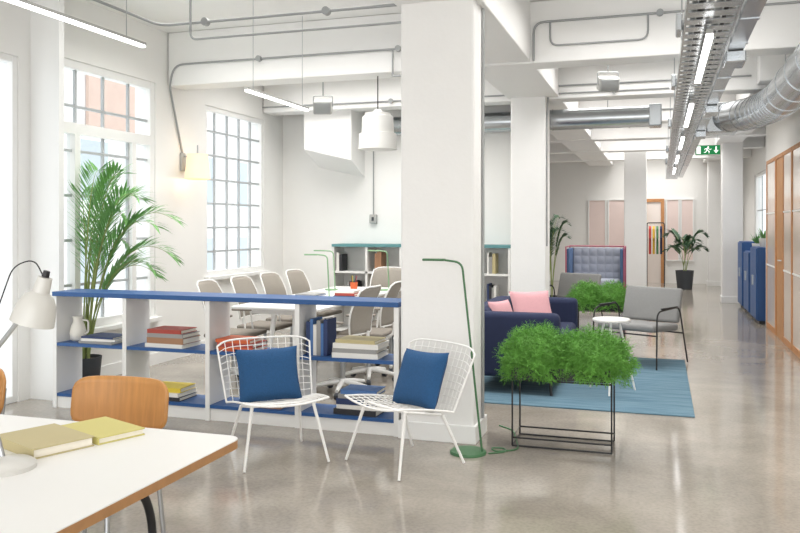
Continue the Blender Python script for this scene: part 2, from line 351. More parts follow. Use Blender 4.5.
# ---------------------------------------------------------------- wire chairs
def wire_chair(label, loc, rot):
    t = thing('wire_chair', label, 'chair', loc, rot, 'white wire lounge chairs')
    def bf(u, v): return (u*(.28+.03*v), .2+.15*v-.06*u*u, .305+.395*v+.03*u*u*(1-v)-.035*v*abs(u)**8)
    def sf(u, v): return (u*(.255+.025*v), -.27+.47*v-.06*u*u*v*v, .385-.08*v+.03*u*u-.015*(1-v)**3)
    for nm, fn, nv in (('backrest', bf, 9), ('seat', sf, 10)):
        b = MB()
        for i in range(1, 12): u = -1+2*i/12; b.tube([fn(u, q/10) for q in range(11)], .0028, 5)
        for q in range(0 if nm == 'backrest' else 1, nv): b.tube([fn(-1+2*i/14, q/nv) for i in range(15)], .0028, 5)
        rim = [fn(-1, q/10) for q in range(10)]+[fn(-1+2*i/20, 1) for i in range(21)]+[fn(1, 1-q/10) for q in range(1, 11)] if nm == 'backrest' else [fn(-1, 1-q/10) for q in range(10)]+[fn(-1+2*i/20, 0) for i in range(21)]+[fn(1, q/10) for q in range(1, 11)]
        b.tube(rim, .0065, 8); b.build(nm, M['wire'], t)
    b = MB()
    b.tube(fillet([(-.19,-.16,.36),(-.19,.13,.305),(.19,.13,.305),(.19,-.16,.36)],.03)+[(-.19,-.16,.36)], .008); b.build('seat_frame', M['wire'], t)
    for sx in (-1, 1):
        MB().tube([(sx*.19,-.16,.362),(sx*.26,-.26,.004)],[.011,.008]).build('leg', M['wire'], t)
        MB().tube([(sx*.19,.13,.307),(sx*.245,.26,.004)],[.011,.008]).build('leg', M['wire'], t)
    return t
C1 = (-2.29,4.53,0); C2 = (-1.48,4.66,0); A1 = math.radians(42); A2 = math.radians(-33)
wire_chair('left white wire lounge chair turned to the right, in front of the low shelf', C1, A1)
wire_chair('right white wire lounge chair turned to the left, in front of the big column', C2, A2)
def pillow(label, mt, a, b_, t, Tm, group=None):
    o = MB(); 
    for sg in (1, -1):
        def fn(i, j):
            u = -1+2*i; v = -1+2*j
            return (a*u*(1-.07*(1-v*v)), b_*v*(1-.07*(1-u*u)), sg*t*((1-u**4)*(1-v**4))**.55)
        o.grid(fn, 20, 20)
    ob = o.build('cushion', mt, merge=True); ob.matrix_world = Tm; return tag(ob, label, 'cushion', group)
pillow('square blue cushion leaning on the left wire chair', M['cushion'], .205,.175,.06, tr(*C1)@rz(A1)@tr(-.02,.1,.498)@rx(math.radians(68)))
pillow('square blue cushion leaning on the right wire chair', M['cushion'], .2,.18,.06, tr(*C2)@rz(A2)@tr(.02,.1,.502)@rx(math.radians(68))@rz(.05))

# ---------------------------------------------------------------- green floor lamp and its cable
fl = thing('floor_lamp', 'slim green floor lamp with a flat head beside the big column', 'lamp', (-1.16,4.97,0))
MB().lathe([(.115,0),(.115,.012),(.11,.018),(0,.018)],36).build('base', M['green'], fl)
MB().tube(fillet([(.09,.0,.015),(-.04,0,1.21),(-.16,0,1.225)],.05,6),.007,8).build('pole', M['green'], fl)
MB().rbox(-.3,-.15,-.022,.022,1.218,1.233,.006).build('lamp_head', M['green'], fl)
cb = MB().tube(fillet([(-1.03,4.98,.006),(-.93,5.05,.006),(-.95,5.13,.006),(-1.05,5.12,.006),(-1.0,5.03,.006),(-.86,5.12,.006),(-.98,5.6,.006),(-1.1,5.7,.006)],.08),.005,6).build('power_cable', M['green'])
tag(cb, 'green power cable curled on the floor beside the floor lamp', 'cable')

# ---------------------------------------------------------------- foreground table
TX, TY0, TY1, TZ = -1.33, 1.42, 2.39, .74
tb = thing('work_table', 'white topped work table with a plywood edge in the left foreground', 'table', (-2.38,1.9,0))
def rrect(x0,x1,y0,y1,r,n=6):
    o = []
    for cx, cy, a in ((x1-r,y1-r,0),(x0+r,y1-r,PI/2),(x0+r,y0+r,PI),(x1-r,y0+r,3*PI/2)):
        for i in range(n+1): q = a+PI/2*i/n; o.append((cx+r*math.cos(q), cy+r*math.sin(q)))
    return o
hw = 1.05; pr = rrect(-hw,hw,TY0-1.9,TY1-1.9,.05)
MB().prism(pr,TZ-.003,TZ).build('tabletop', M['white'], tb); MB().prism(pr,TZ-.03,TZ-.0032).build('plywood_edge', M['ply'], tb)
for x in (-.8,.8):
    MB().tube(fillet([(x+.03*0,-.38,0),(x,-.33,.55),(x,-.18,.695),(x,.18,.695),(x,.33,.55),(x,.38,0)],.12,7),.014,10).build('leg_frame', M['black'], tb)
MB().box(-.8,.8,-.02,.02,.66,.7).build('stretcher', M['black'], tb)
book(-1.805,2.275,TZ,.25,.17,.024,-.38,K['lime'],'pale lime yellow book on the white work table, right of the beige one')
book(-1.885,2.095,TZ,.26,.2,.032,-.38,K['beige'],'beige hardback book on the white work table beside the lamp base')
# desk lamp
L0 = Vector((-1.82,1.86,TZ))
dl = thing('desk_lamp', 'white jointed desk lamp with bell shade on the work table', 'lamp', tuple(L0))
MB().lathe([(.09,0),(.09,.012),(.08,.02),(.02,.03),(.0,.03)],32).build('base', M['lampw'], dl)
e0 = P(3,460,2.36)-L0; e0.z = .02; e1 = P(-20,370,2.4)-L0; e2 = P(43,283,2.34)-L0
MB().tube([e0, e1],.008).build('lower_arm', M['chrome'], dl); MB().tube([e1, e2+Vector((0,0,-.02))],.007).build('upper_arm', M['chrome'], dl)
MB().lathe([(.0,-.018),(.018,-.012),(.02,.0),(.018,.012),(0,.018)],14,tr(*e1)).build('joint', M['lampw'], dl)
sT = tr(*(e2+Vector((0,0,-.005))))@rz(math.radians(18))@ry(math.radians(16))@Matrix.Scale(.78,4)
MB().lathe([(.0,.03),(.026,.028),(.029,0),(.031,-.03),(.052,-.045),(.068,-.075),(.076,-.115),(.08,-.15),(.077,-.15),(.072,-.115),(.063,-.078),(.046,-.05),(0,-.035)],32,sT).build('lamp_shade', M['lampw'], dl)
MB().lathe([(.0,.055),(.012,.053),(.014,.03),(0,.03)],16,sT).build('knob', M['black'], dl)
MB().lathe([(.0,-.13),(.022,-.12),(.03,-.1),(.02,-.07),(.012,-.04),(0,-.035)],18,sT).build('bulb', M['shade'], dl)
c1 = e2+Vector((0,0,.02)); MB().tube(fillet([c1, c1+Vector((-.03,0,.05)), c1+Vector((-.09,-.02,.03)), c1+Vector((-.13,-.03,-.08)), e1+Vector((0,0,.02))],.06,6),.002,6).build('cord', M['black'], dl)
# plywood chairs
def ply_chair(label, loc, rot):
    t = thing('plywood_chair', label, 'chair', loc, rot, 'plywood chairs behind the work table')
    b = MB(); b.grid(lambda i, j: ((-1+2*i)*(.225-.01*abs(2*j-1)**6), .2+.02*j-.06*(-1+2*i)**2, .6+.215*j-.028*(j)*abs(-1+2*i)**10+.04*(1-j)*abs(-1+2*i)**5), 28, 8)
    b.build('backrest', M['orange'], t, solid=.012)
    b = MB(); b.grid(lambda i, j: ((-1+2*i)*(.2-.01*abs(2*j-1)**4), -.2+.38*j, .45-.012*math.sin(PI*i)-.02*(1-j)**4), 12, 12); b.build('seat', M['orange'], t, solid=.012)
    for s in (-1, 1):
        MB().tube(fillet([(s*.2,.2,0),(s*.17,.17,.43),(s*.16,.215,.72)],.1),.01).build('leg', M['chrome'], t)
        MB().tube([(s*.19,-.2,0),(s*.16,-.15,.43)],.01).build('leg', M['chrome'], t)
    MB().tube([(-.165,-.15,.428),(.165,-.15,.428)],.009).build('front_rail', M['chrome'], t); MB().tube([(-.17,.165,.428),(.17,.165,.428)],.009).build('rear_rail', M['chrome'], t)
ply_chair('honey plywood chair pushed to the white work table, right of the two', (-2.11,2.62,0), 0.05)
ply_chair('honey plywood chair cut by the left edge of the photo', (-2.95,2.64,0), -.03)

# ---------------------------------------------------------------- meeting table + chairs
mt = thing('meeting_table', 'long white meeting table behind the low shelf', 'table', (-3.15,7.4,0))
MB().rbox(-.42,.42,-1.2,1.2,.715,.74,.006,2).build('tabletop', M['white'], mt)
for sx in (-1,1):
    for sy in (-1,1): MB().tube([(sx*.1,sy*1.0,.66),(sx*.14,sy*1.1,0)],[.025,.016]).build('leg', M['wire'], mt)
for c in ((-.3,.3,-1.05,-1.0),(-.3,.3,1.0,1.05),(-.02,.02,-1.0,1.0)): MB().box(*c,.662,.714).build('under_frame_rail', M['wire'], mt)
def office_chair():
    t = thing('office_chair', '', 'chair', (0,0,0), 0, 'mesh office chairs around the meeting table')
    b = MB(); b.lathe([(.035,.07),(.035,.12),(.028,.13),(0,.13)],16)
    for i in range(5):
        a = 2*PI*i/5+.3; b.tube([(0,0,.105),(.15*math.cos(a),.15*math.sin(a),.09),(.26*math.cos(a),.26*math.sin(a),.07)],[.024,.02,.015])
    b.build('star_base', M['wire'], t)
    for i in range(5):
        a = 2*PI*i/5+.3; T = tr(.255*math.cos(a),.255*math.sin(a),.028)@rz(a)@rx(PI/2)
        MB().lathe([(.0,-.022),(.024,-.02),(.028,-.012),(.028,.012),(.024,.02),(0,.022)],14,T).build('castor', M['pot'], t)
    MB().lathe([(.024,.12),(.024,.3),(.016,.3),(.016,.42),(0,.42)],14).build('gas_column', M['chrome'], t)
    b = MB(); b.rbox(-.22,.22,-.24,.2,.43,.47,.019,4); b.build('seat', M['seatg'], t)
    bf = lambda u, v: (u*(.195+.025*math.sin(PI*v)), .22+.1*v-.05*u*u-.03*math.sin(PI*v), .53+.4*v-.03*v*abs(u)**6)
    b = MB(); b.grid(lambda i, j: bf(-1+2*i, j), 10, 10); b.build('backrest', M['mesh'], t, solid=.006)
    b = MB(); ring = [bf(-1,q/8) for q in range(9)]+[bf(-1+2*i/8,1) for i in range(1,9)]+[bf(1,1-q/8) for q in range(1,9)]+[bf(1-2*i/8,0) for i in range(1,8)]
    b.tube(ring,.008,8,True); b.tube(fillet([(0,.05,.42),(0,.24,.42),(0,.245,.55)],.08),.014); b.build('back_frame', M['wire'], t)
    for s in (-1,1):
        MB().tube(fillet([(s*.12,.0,.42),(s*.25,.0,.42),(s*.26,.02,.63)],.06),.01).build('arm_support', M['wire'], t)
        MB().rbox(s*.26-.022,s*.26+.022,-.1,.14,.63,.648,.007,3).build('armrest', M['seatg'], t)
    return t
oc = office_chair(); first = [True]
for x, y, a, lb in ((-3.74,6.55,PI/2+.08,'mesh office chair on the window side of the meeting table, nearest the palm'),
        (-3.74,7.16,PI/2,'mesh office chair on the window side of the meeting table, second from the palm'),
        (-3.74,7.77,PI/2-.05,'mesh office chair on the window side of the meeting table, third from the palm'),
        (-3.74,8.38,PI/2-.08,'mesh office chair on the window side of the meeting table, farthest from the palm'),
        (-2.6,6.4,-PI/2-.1,'nearest mesh office chair on the column side of the meeting table'),
        (-2.58,7.0,-PI/2+.05,'second mesh office chair on the column side of the meeting table'),
        (-2.56,7.6,-PI/2,'third mesh office chair on the column side of the meeting table'),
        (-2.56,8.2,-PI/2+.1,'farthest mesh office chair on the column side of the meeting table'),
        (-3.12,8.98,.08,'mesh office chair at the far head of the meeting table')):
    o = oc if first[0] else copy_tree(oc); first[0] = False
    o.location = (x,y,0); o.rotation_euler = (0,0,a); o['label'] = lb
def task_lamp(loc, rot, label):
    t = thing('task_lamp', label, 'lamp', loc, rot, 'green lamps on the meeting table')
    MB().lathe([(.07,0),(.07,.012),(0,.014)],24).build('base', M['pgreen'], t)
    MB().tube(fillet([(.04,0,.01),(0.02,0,.42),(-.08,0,.43)],.04),.0065).build('pole', M['pgreen'], t); MB().rbox(-.2,-.07,-.018,.018,.422,.436,.005).build('lamp_head', M['pgreen'], t)
task_lamp((-3.0,6.95,.7405),.2,'pale green task lamp on the near half of the meeting table')
task_lamp((-2.83,8.2,.7405),0,'pale green task lamp on the far half of the meeting table, on its column side')
task_lamp((-3.4,8.05,.7405),.1,'pale green task lamp on the far half of the meeting table, on its window side')
cp = thing('pencil_cup','orange pencil cup on the meeting table','cup',(-3.1,7.95,.7405)); MB().lathe([(.036,0),(.04,.1),(.036,.1),(.033,.006),(0,.006)],20).build('cup_body', K['orange'], cp)
for i in range(5): MB().tube([(.01*math.cos(i*1.3),.01*math.sin(i*1.3),.01),(.03*math.cos(i*1.3),.03*math.sin(i*1.3),.17)],.004,6).build('pencil', [K['red'],K['navy'],K['yellow'],K['black'],K['green']][i], cp)
stack(-2.92,7.36,.7405,[(.22,.3,.02,'navy'),(.21,.28,.025,'red'),(.2,.27,.02,'white')],'the thicker pile on the meeting table','books on the meeting table')
stack(-3.32,7.35,.7405,[(.22,.3,.012,'blue'),(.21,.28,.012,'grey')],'the thin pile in the middle of the meeting table','magazines on the meeting table')

# ---------------------------------------------------------------- back wall shelf
bs = thing('tall_bookshelf', 'white bookshelf with teal top along the back wall', 'shelf', (0,0,0))
bx0,bx1,by0,by1 = -4.1,-1.74,9.72,10.08
MB().box(bx0,bx1,by0-.01,by1,1.165,1.2).build('top_board', M['teal'], bs)
n = 5
for z in (.06,.44,.82): MB().box(bx0+.03,bx1-.03,by0,by1-.02,z,z+.025).build('shelf_board', M['white'], bs)
for i in range(n+1): x = bx0+(bx1-bx0-.03)*i/n; MB().box(x,x+.03,by0,by1-.02,0,1.164).build('divider', M['white'], bs)
MB().box(bx0,bx1,by1-.018,by1,0,1.164).build('back_panel', M['white'], bs)
cs = ['beige','navy','grey','white','white','grey','tan','black','blue','green']; pool = {}
for i in range(n):
    for z in (.466,.846):
        x = bx0+(bx1-bx0-.03)*i/n+random.choice((.05,.12,.2)); end = x+random.uniform(.05,.15)
        while x < end:
            t = random.choice((.022,.03,.038)); c = random.choice(cs); key = (t,c)
            if key not in pool:
                pool[key] = MB().box(-t/2,t/2,-.1,.1,0,.25).build('book', K[c], None)
                o = pool[key]
            else: o = pool[key].copy(); COL.objects.link(o)
            o.location = (x+t/2, by0+.13, z); o.scale = (1,1,random.uniform(.8,1.05))
            tag(o, 'small upright book on the white bookshelf along the back wall', 'book', 'books on the back wall shelf'); x += t+.003
sw = thing('socket_box','small grey switch box on the back wall under a conduit','switch',P(373,219,10.7)); sw.location.y = 10.1
MB().rbox(-.05,.05,-.05,0,-.06,.06,.008).build('box_body', M['socket'], sw); MB().tube([(0,-.02,.06),(0,-.02,1.0)],.008).build('conduit_drop', M['conduit'], sw); MB().box(-.015,.015,-.056,-.05,-.025,.025).build('rocker', M['pot'], sw)

# ---------------------------------------------------------------- plants
def fern(label, loc, rx_, ry_, h, N, m, group=None, leaf=.03, seed=1):
    rnd = random.Random(seed); b = MB()
    lumpf = lambda a, e: 1+.08*math.sin(5*a+seed*1.7)*math.cos(e)+.085*math.sin(9*e+3*a+seed)+.05*math.sin(11*a-4*e)
    e0 = -.5
    def core(i, j):                                   # the dense heart of the clump, under the outer fronds
        a = 2*PI*i; e = e0+(PI/2-e0)*j; k = .72*lumpf(a, e)
        return (math.cos(a)*math.cos(e)*rx_*k, math.sin(a)*math.cos(e)*ry_*k, math.sin(e)*h*k+.05)
    b.grid(core, 40, 18)
    for i in range(N):
        a = rnd.uniform(0,2*PI); e = math.asin(rnd.uniform(math.sin(e0),1)); 
        k = rnd.uniform(.74,1.04)*lumpf(a, e); n_ = Vector((math.cos(a)*math.cos(e), math.sin(a)*math.cos(e), math.sin(e)))
        base = Vector((n_.x*rx_*k, n_.y*ry_*k, n_.z*h*k+.05))
        ax = (n_+Vector((rnd.uniform(-.8,.8),rnd.uniform(-.8,.8),rnd.uniform(-.9,.5)))).normalized()
        for q in range(8):                            # one small feathery sprig along ax
            p = base+ax*(.006*q)
            s = (ax*.8+Vector((rnd.uniform(-1,1),rnd.uniform(-1,1),rnd.uniform(-1,.7)))).normalized(); w = ax.cross(s)
            if w.length < .01: continue
            w.normalize(); L = leaf*rnd.uniform(.6,1.2)*(1.1-.07*q)
            b.add([p, p+s*L*.5+w*L*.13, p+s*L, p+s*L*.5-w*L*.13], [(0,1,2,3)])
    o = b.build('fern', m, None, loc); return tag(o, label, 'plant', group)
def planter(label, loc, rot, w, d):
    t = thing('plant_stand', label, 'plant stand', loc, rot); r = .006; hw, hd = w/2, d/2
    for z, nm in ((.008,'floor_ring'),(.06,'lower_ring'),(.44,'top_ring')): MB().tube([(-hw,-hd,z),(hw,-hd,z),(hw,hd,z),(-hw,hd,z)],r,6,True).build(nm, M['black'], t)
    for sx in (-1,1):
        for sy in (-1,1): MB().tube([(sx*hw,sy*hd,.008),(sx*hw,sy*hd,.5)],r,6).build('leg', M['black'], t)
    tt = MB().box(-hw+.01,hw-.01,-hd+.01,hd-.01,.446,.456)
    for a in ((-hw+.01,hw-.01,-hd+.01,-hd+.02),(-hw+.01,hw-.01,hd-.02,hd-.01),(-hw+.01,-hw+.02,-hd+.02,hd-.02),(hw-.02,hw-.01,-hd+.02,hd-.02)): tt.box(*a,.456,.52)
    tt.build('trough', M['black'], t); MB().box(-hw+.02,hw-.02,-hd+.02,hd-.02,.456,.51).build('soil', M['soil'], t)
planter('black wire plant stand with green ferns in front of the rug', (-.605,5.36,0), 0, .63, .3)
fern('bushy bright green fern on the near plant stand, the one by the sofa', (-.775,5.36,.5), .23,.22,.21, 4000, M['leaf'], 'ferns on the near stand', .02, 1)
fern('bushy bright green fern on the near plant stand, on its right half', (-.42,5.36,.5), .25,.22,.2, 4000, M['leaf'], 'ferns on the near stand', .02, 2)
planter('black wire plant stand with ferns behind the rug', (-.68,9.75,0), 0, .56, .3)
fern('green fern on the far plant stand, by the column', (-.83,9.75,.5), .19,.2,.21, 1400, M['leaf'], 'ferns on the far stand', .028, 3)
fern('green fern on the far plant stand, by the grey armchair', (-.53,9.75,.5), .2,.2,.21, 1400, M['leaf'], 'ferns on the far stand', .028, 4)
def pot(t, r, h, m):
    MB().lathe([(r*.75,0),(r*.8,.005),(r,h),(r*.92,h),(r*.9,h-.03),(0,h-.03)],28).build('pot', m, t); MB().lathe([(r*.89,h-.031),(r*.6,h-.02),(0,h-.015)],20).build('soil', M['soil'], t)
def palm(label, loc, potr, poth, fronds, m, clampx=None, clampy=None, seed=3, lf=.3, lw=.022, droop=.2, q0=8, subs=(0,.5)):
    rnd = random.Random(seed); t = thing('potted_palm', label, 'plant', loc); pot(t, potr, poth, M['pot'])
    fo = MB(); st = MB()
    for a, reach, top, ln in fronds:
        p0 = Vector((.03*math.cos(a*3),.03*math.sin(a*3),poth-.03)); d = Vector((math.cos(a),math.sin(a),0))
        p1 = p0+Vector((0,0,(top-poth)*.75))+d*reach*.15; p2 = p0+Vector((0,0,top-poth+.05))+d*reach*.6; p3 = p0+Vector((0,0,(top-poth)*ln))+d*reach
        pts = []
        for q in range(21):
            s = q/20; pts.append(p0*(1-s)**3+p1*3*s*(1-s)**2+p2*3*s*s*(1-s)+p3*s**3)
        st.tube(pts, [.008*(1-q/24) for q in range(21)], 6)
        for q in range(q0,21):
            dd = (pts[q]-pts[q-1]).normalized(); side = dd.cross(Vector((0,0,1)))
            if side.length < .15: side = d.cross(Vector((0,0,1)))
            side.normalize()
            for s in (-1,1):
                for sub in subs:
                    pp = pts[q]-(pts[q]-pts[q-1])*sub
                    L = lf*(.5+.5*math.sin(PI*(q-4)/17))*rnd.uniform(.85,1.1); dirv = (dd*.8+side*s*.75+Vector((0,0,rnd.uniform(.0,.25)))).normalized()
                    wv = dirv.cross(Vector((0,0,1))).normalized()*lw/2
                    m1 = pp+dirv*L*.5; e = pp+dirv*L+Vector((0,0,-L*droop))
                    fo.add([pp, m1+wv, e, m1-wv], [(0,1,2,3)])
    cl = lambda v, e: (max(v[0], clampx-loc[0]+e) if clampx is not None else v[0], max(v[1], clampy-loc[1]+e) if clampy is not None else v[1], v[2])
    fo.v = [cl(v, 0) for v in fo.v]; st.v = [cl(v, .01) for v in st.v]
    st.build('stems', M['stem'], t); fo.build('fronds', m, t); return t
palm('tall green potted palm in front of the left window', (-4.78,5.8,0), .14,.3, [(.2,.6,1.6,.9),(.9,.5,1.8,.95),(-.1,.45,1.65,.92),(1.7,.4,1.75,1.0),(2.6,.17,1.7,1.04),(1.2,.3,1.85,1.02),(.5,.72,1.7,.88),(1.4,.55,1.45,.86),(.0,.5,1.8,.95),(.3,.55,1.25,.84),(.1,.3,1.88,1.03),(.45,.72,1.42,.8),(2.1,.3,1.5,.95),(.8,.6,1.22,.8),(1.6,.2,1.9,1.04)], M['leaf2'], -4.955, 5.52, 3, .31, .02, .12, 7, (0,.5))
palm('slender dark potted plant behind the second column', (-1.62,12.5,0), .16,.35, [(i*1.05,.22+.1*(i%2),1.3+.1*(i%4),1.0) for i in range(9)], M['leaf3'], None, None, 5, .2, .02)
palm('dark potted palm at the end of the corridor', (.53,19.2,0), .2,.42, [(i*.9,.38,1.0+.12*(i%4),.9) for i in range(10)], M['leaf3'], None, None, 6, .3, .04)

# ---------------------------------------------------------------- lounge
rug = MB().rbox(-1.7,.25,6.4,9.05,.0,.012,.005,2,None,False).build('rug', M['rug']); tag(rug, 'blue woven rug under the navy sofa', 'rug')
RZ = .0125
so = thing('sofa', 'navy blue boxy two seat sofa on the rug', 'sofa', (-1.22,7.57,RZ))
MB().rbox(-.38,.4,-.82,.82,.14,.3,.03,3).build('base', M['navy'], so)
for s in (-1,1): MB().rbox(-.2,.42,min(s*.01,s*.66),max(s*.01,s*.66),.3,.46,.05,4).build('seat_cushion', M['navy'], so)
MB().rbox(-.42,-.21,-.66,.66,.3,.7,.05,4).build('backrest', M['navy'], so)
for s in (-1,1): MB().rbox(-.42,.42,min(s*.67,s*.84),max(s*.67,s*.84),.14,.69,.05,4).build('armrest', M['navy'], so)
for sx in (-1,1):
    for sy in (-1,1): MB().tube([(sx*.34,sy*.76,.145),(sx*.35,sy*.78,0)],[.016,.012]).build('leg', M['black'], so)
pillow('larger pink cushion leaning on the backrest of the navy sofa by its far arm', M['pink'], .21,.18,.06, tr(-1.19,7.83,.475+.165)@rz(.55)@rx(math.radians(62)), 'pink cushions on the sofa')
pillow('smaller pink cushion on the navy sofa by its near arm', M['pink'], .15,.145,.05, tr(-1.36,7.2,.475+.15)@rz(1.1)@rx(math.radians(68)), 'pink cushions on the sofa')
def armchair(label, loc, rot):
    t = thing('armchair', label, 'chair', loc, rot, 'grey armchairs with black frames')
    for s in (-1,1):
        MB().tube(fillet([(s*.36,-.31,0),(s*.35,-.28,.57),(s*.35,.22,.59),(s*.37,.37,0)],.09,6),.0085,8).build('side_frame', M['black'], t)
        MB().rbox(s*.35-.014,s*.35+.014,-.18,.16,.584,.6,.006).build('armrest', M['black'], t)
    MB().tube([(-.35,-.28,.33),(.35,-.28,.33)],.008).build('front_bar', M['black'], t); MB().tube([(-.357,.3,.31),(.357,.3,.31)],.008).build('rear_bar', M['black'], t)
    MB().rbox(-.32,.32,-.31,.26,.345,.42,.03,4,rx(math.radians(-3))).build('seat_cushion', M['grey'], t)
    MB().rbox(-.32,.32,-.035,.035,0,.37,.03,4,tr(0,.27,.41)@rx(math.radians(-16))).build('back_cushion', M['grey'], t)
    return t
armchair('grey upholstered armchair with black metal frame at the rug corner by the corridor', (-.22,8.74,RZ), math.radians(-26))
armchair('grey upholstered armchair beyond the far plant stand', (-1.22,11.2,0), math.radians(-25))
st = thing('side_table','small white side table with splayed legs on the rug','table',(-.4,7.15,RZ))
MB().lathe([(.0,.605),(.155,.605),(.16,.612),(.16,.622),(.155,.628),(0,.628)],36).build('tabletop', M['white'], st)
for i in range(3):
    a = 2*PI*i/3+.5; MB().tube([(.07*math.cos(a),.07*math.sin(a),.606),(.22*math.cos(a),.22*math.sin(a),0)],[.011,.008]).build('leg', M['wire'], st)

# ---------------------------------------------------------------- booth, cabinets, clothes
bo = thing('booth_sofa','high backed blue booth with pink frame beyond the second column','sofa',(-1.12,15.2,0))
bb = MB(); bb.grid(lambda i, j: (-.43+.86*i, .2-.02*abs(math.sin(i*PI*6))*abs(math.sin(j*PI*4)), .42+.6*j), 48, 32); bb.build('backrest', M['tuft'], bo, solid=.06)
MB().rbox(-.43,.43,-.35,.16,.2,.46,.04,3).build('seat', M['tuft'], bo)
for s in (-1,1): MB().rbox(s*.47-.03,s*.47+.03,-.4,.26,.1,1.02,.02,2).build('side_panel', M['mblue'], bo)
MB().tube([(-.51,-.41,0),(-.51,-.41,1.05),(-.51,.27,1.05),(.51,.27,1.05),(.51,-.41,1.05),(.51,-.41,0)],.012).build('pink_frame', M['pinkm'], bo)
for s in (-1,1): MB().tube([(s*.51,.27,0),(s*.51,.27,1.05)],.012).build('pink_leg', M['pinkm'], bo)
for i, (y, h, lb) in enumerate(((13.1,1.12,'nearest blue storage cabinet along the right of the corridor'),(14.15,1.02,'middle blue storage cabinet along the right of the corridor'),(15.2,1.16,'farthest blue storage cabinet along the right of the corridor'))):
    t = thing('cabinet', lb, 'cabinet', (1.6,y,0), 0, 'blue cabinets')
    MB().rbox(-.25,.25,-.4,.4,.05,h,.008,2,None,False).build('body', M['dblue'], t); MB().box(-.22,.22,-.37,.37,0,.05).build('plinth', M['black'], t)
    for s in (-1,1):
        dd = MB().box(-.268,-.251,min(s*.005,s*.39),max(s*.005,s*.39),.07,h-.02).build('door', M['blue'], t); MB().box(-.285,-.268,min(s*.03,s*.045),max(s*.03,s*.045),.55,.7).build('handle', M['chrome'], dd)
for (x, y, z, lb) in ((1.48,13.0,1.121,'small potted plant on the nearest blue cabinet'),(1.5,14.15,1.021,'small potted plant on the middle blue cabinet')):
    pp = thing('potted_plant',lb,'plant',(x,y,z)); pot(pp,.08,.13,M['cream'])
    b = MB()
    for i in range(60):
        a = random.uniform(0,2*PI); L = random.uniform(.1,.24); d = Vector((math.cos(a)*.6,math.sin(a)*.6,random.uniform(.4,1))).normalized(); w = d.cross(Vector((0,0,1))).normalized()*.014
        p = Vector((0,0,.11)); b.add([p,p+d*L*.5+w,p+d*L,p+d*L*.5-w],[(0,1,2,3)])
    b.build('leaves', M['leaf2'], pp)
cr = thing('clothes_rail','clothes rail beside the doorway at the corridor end','clothes rail',(-.1,20.3,0))
MB().tube(fillet([(-.2,0,0.02),(-.2,0,1.5),(.2,0,1.5),(.2,0,0.02)],.05),.012).build('rail', M['black'], cr)
for s in (-1,1): MB().tube([(s*.2,-.2,.012),(s*.2,.2,.012)],.012).build('foot', M['black'], cr)
for i, (c, nm) in enumerate((('redc','red'),('yelc','mustard'),('grnc','green'),('navy','navy'))):
    x = -.13+.085*i; g = thing('garment', nm+' garment hanging on the clothes rail at the corridor end', 'clothes', (-.1+x,20.3,0), 0, 'clothes on the rail')
    MB().prism([(-.2,.75),(.2,.75),(.17,1.28),(.22,1.1),(.26,1.13),(.2,1.36),(.05,1.42),(-.05,1.42),(-.2,1.36),(-.26,1.13),(-.22,1.1),(-.17,1.28)],-.025,.025,rz(PI/2)@rx(PI/2)).build('cloth', M[c], g)
    MB().tube(arc((0,0,1.475),.025,-PI/2,PI,8),.004,6).build('hanger_hook', M['chrome'], g)

# ---------------------------------------------------------------- ceiling services
def strip_light(label, x, y0, y1, z, ztop, w=.018):
    t = thing('strip_light', label, 'light', (x,(y0+y1)/2,z), 0, 'linear strip lights'); h = (y1-y0)/2
    MB().box(-w,w,-h,h,.0,w*1.3).build('housing', M['socket'], t); MB().box(-w,w,-h+.01,h-.01,-w*1.1,-.0005).build('diffuser', M['lightm'], t)
    for s in (-1,1): MB().tube([(0,s*h*.8,w*1.3),(0,s*h*.8,ztop-z)],.003,5).build('wire', M['chrome'], t)
strip_light('long strip light hung over the work table at top left', -3.2,2.6,4.45,2.62,ZC,.014)
strip_light('strip light hung over the meeting table in front of the windows', -3.34,6.05,7.3,2.6,ZC,.015)
TRZ = 2.53; TXC = .255; TW = .125
ct = thing('cable_tray','galvanised cable tray running along the corridor ceiling','cable tray',(TXC,12,TRZ))
for s in (-1,1): MB().box(s*TW-.006,s*TW+.006,-8.2,8,0,.06).build('rail', M['galv'], ct)
rg = None
for i in range(98):
    y = -8.1+i*.165
    if rg is None: rg = MB().box(-TW+.007,TW-.007,-.055,.055,.003,.008).build('rung', M['galv'], ct); o = rg
    else: o = rg.copy(); COL.objects.link(o); o.parent = ct
    o.location = (0,y,0)
for k2, (x, r) in enumerate(((-.09,.014),(-.055,.018),(-.015,.013),(.03,.02),(.065,.012),(.095,.016))): MB().tube([(x,-8.2,.012+r),(x+.008,-5.5,.012+r),(x-.006,-3,.012+r),(x-.008,2,.012+r),(x,8,.012+r)],r,8).build('cable_run', [M['conduit'],M['dark'],M['white'],M['conduit'],M['dark'],M['white']][k2], ct)
for y in (-7.2,-5.3,-2.6,.6,3.0): MB().rbox(-.17,-.135,y-.09,y+.09,.0,.1,.008,2,None,False).build('outlet_box', M['galv'], ct)
for y in (-7,-4.5,-1.5,1.2,3.6,6.0):
    for s in (-1,1): MB().tube([(s*(TW+.008),y,.01),(s*(TW+.008),y,ZC-TRZ)],.005,6).build('hanger_rod', M['chrome'], ct)
tk = thing('trunking','galvanised cable trunking box beside the cable tray','trunking',(.45,12,2.54))
MB().box(-.045,.045,-8.3,7.5,0,.08).build('trunk_box', M['galv'], tk)
for y in (-7.4,-6.8,-6.2,-5.6,-5.0,-4.4,-3.8,-3.2,-1.2,1.2,3.6): MB().box(-.05,.05,y-.02,y+.02,-.004,.084).build('bracket', M['galv'], tk); MB().tube([(0,y,.08),(0,y,ZC-2.54)],.006,6).build('hanger_rod', M['chrome'], tk)
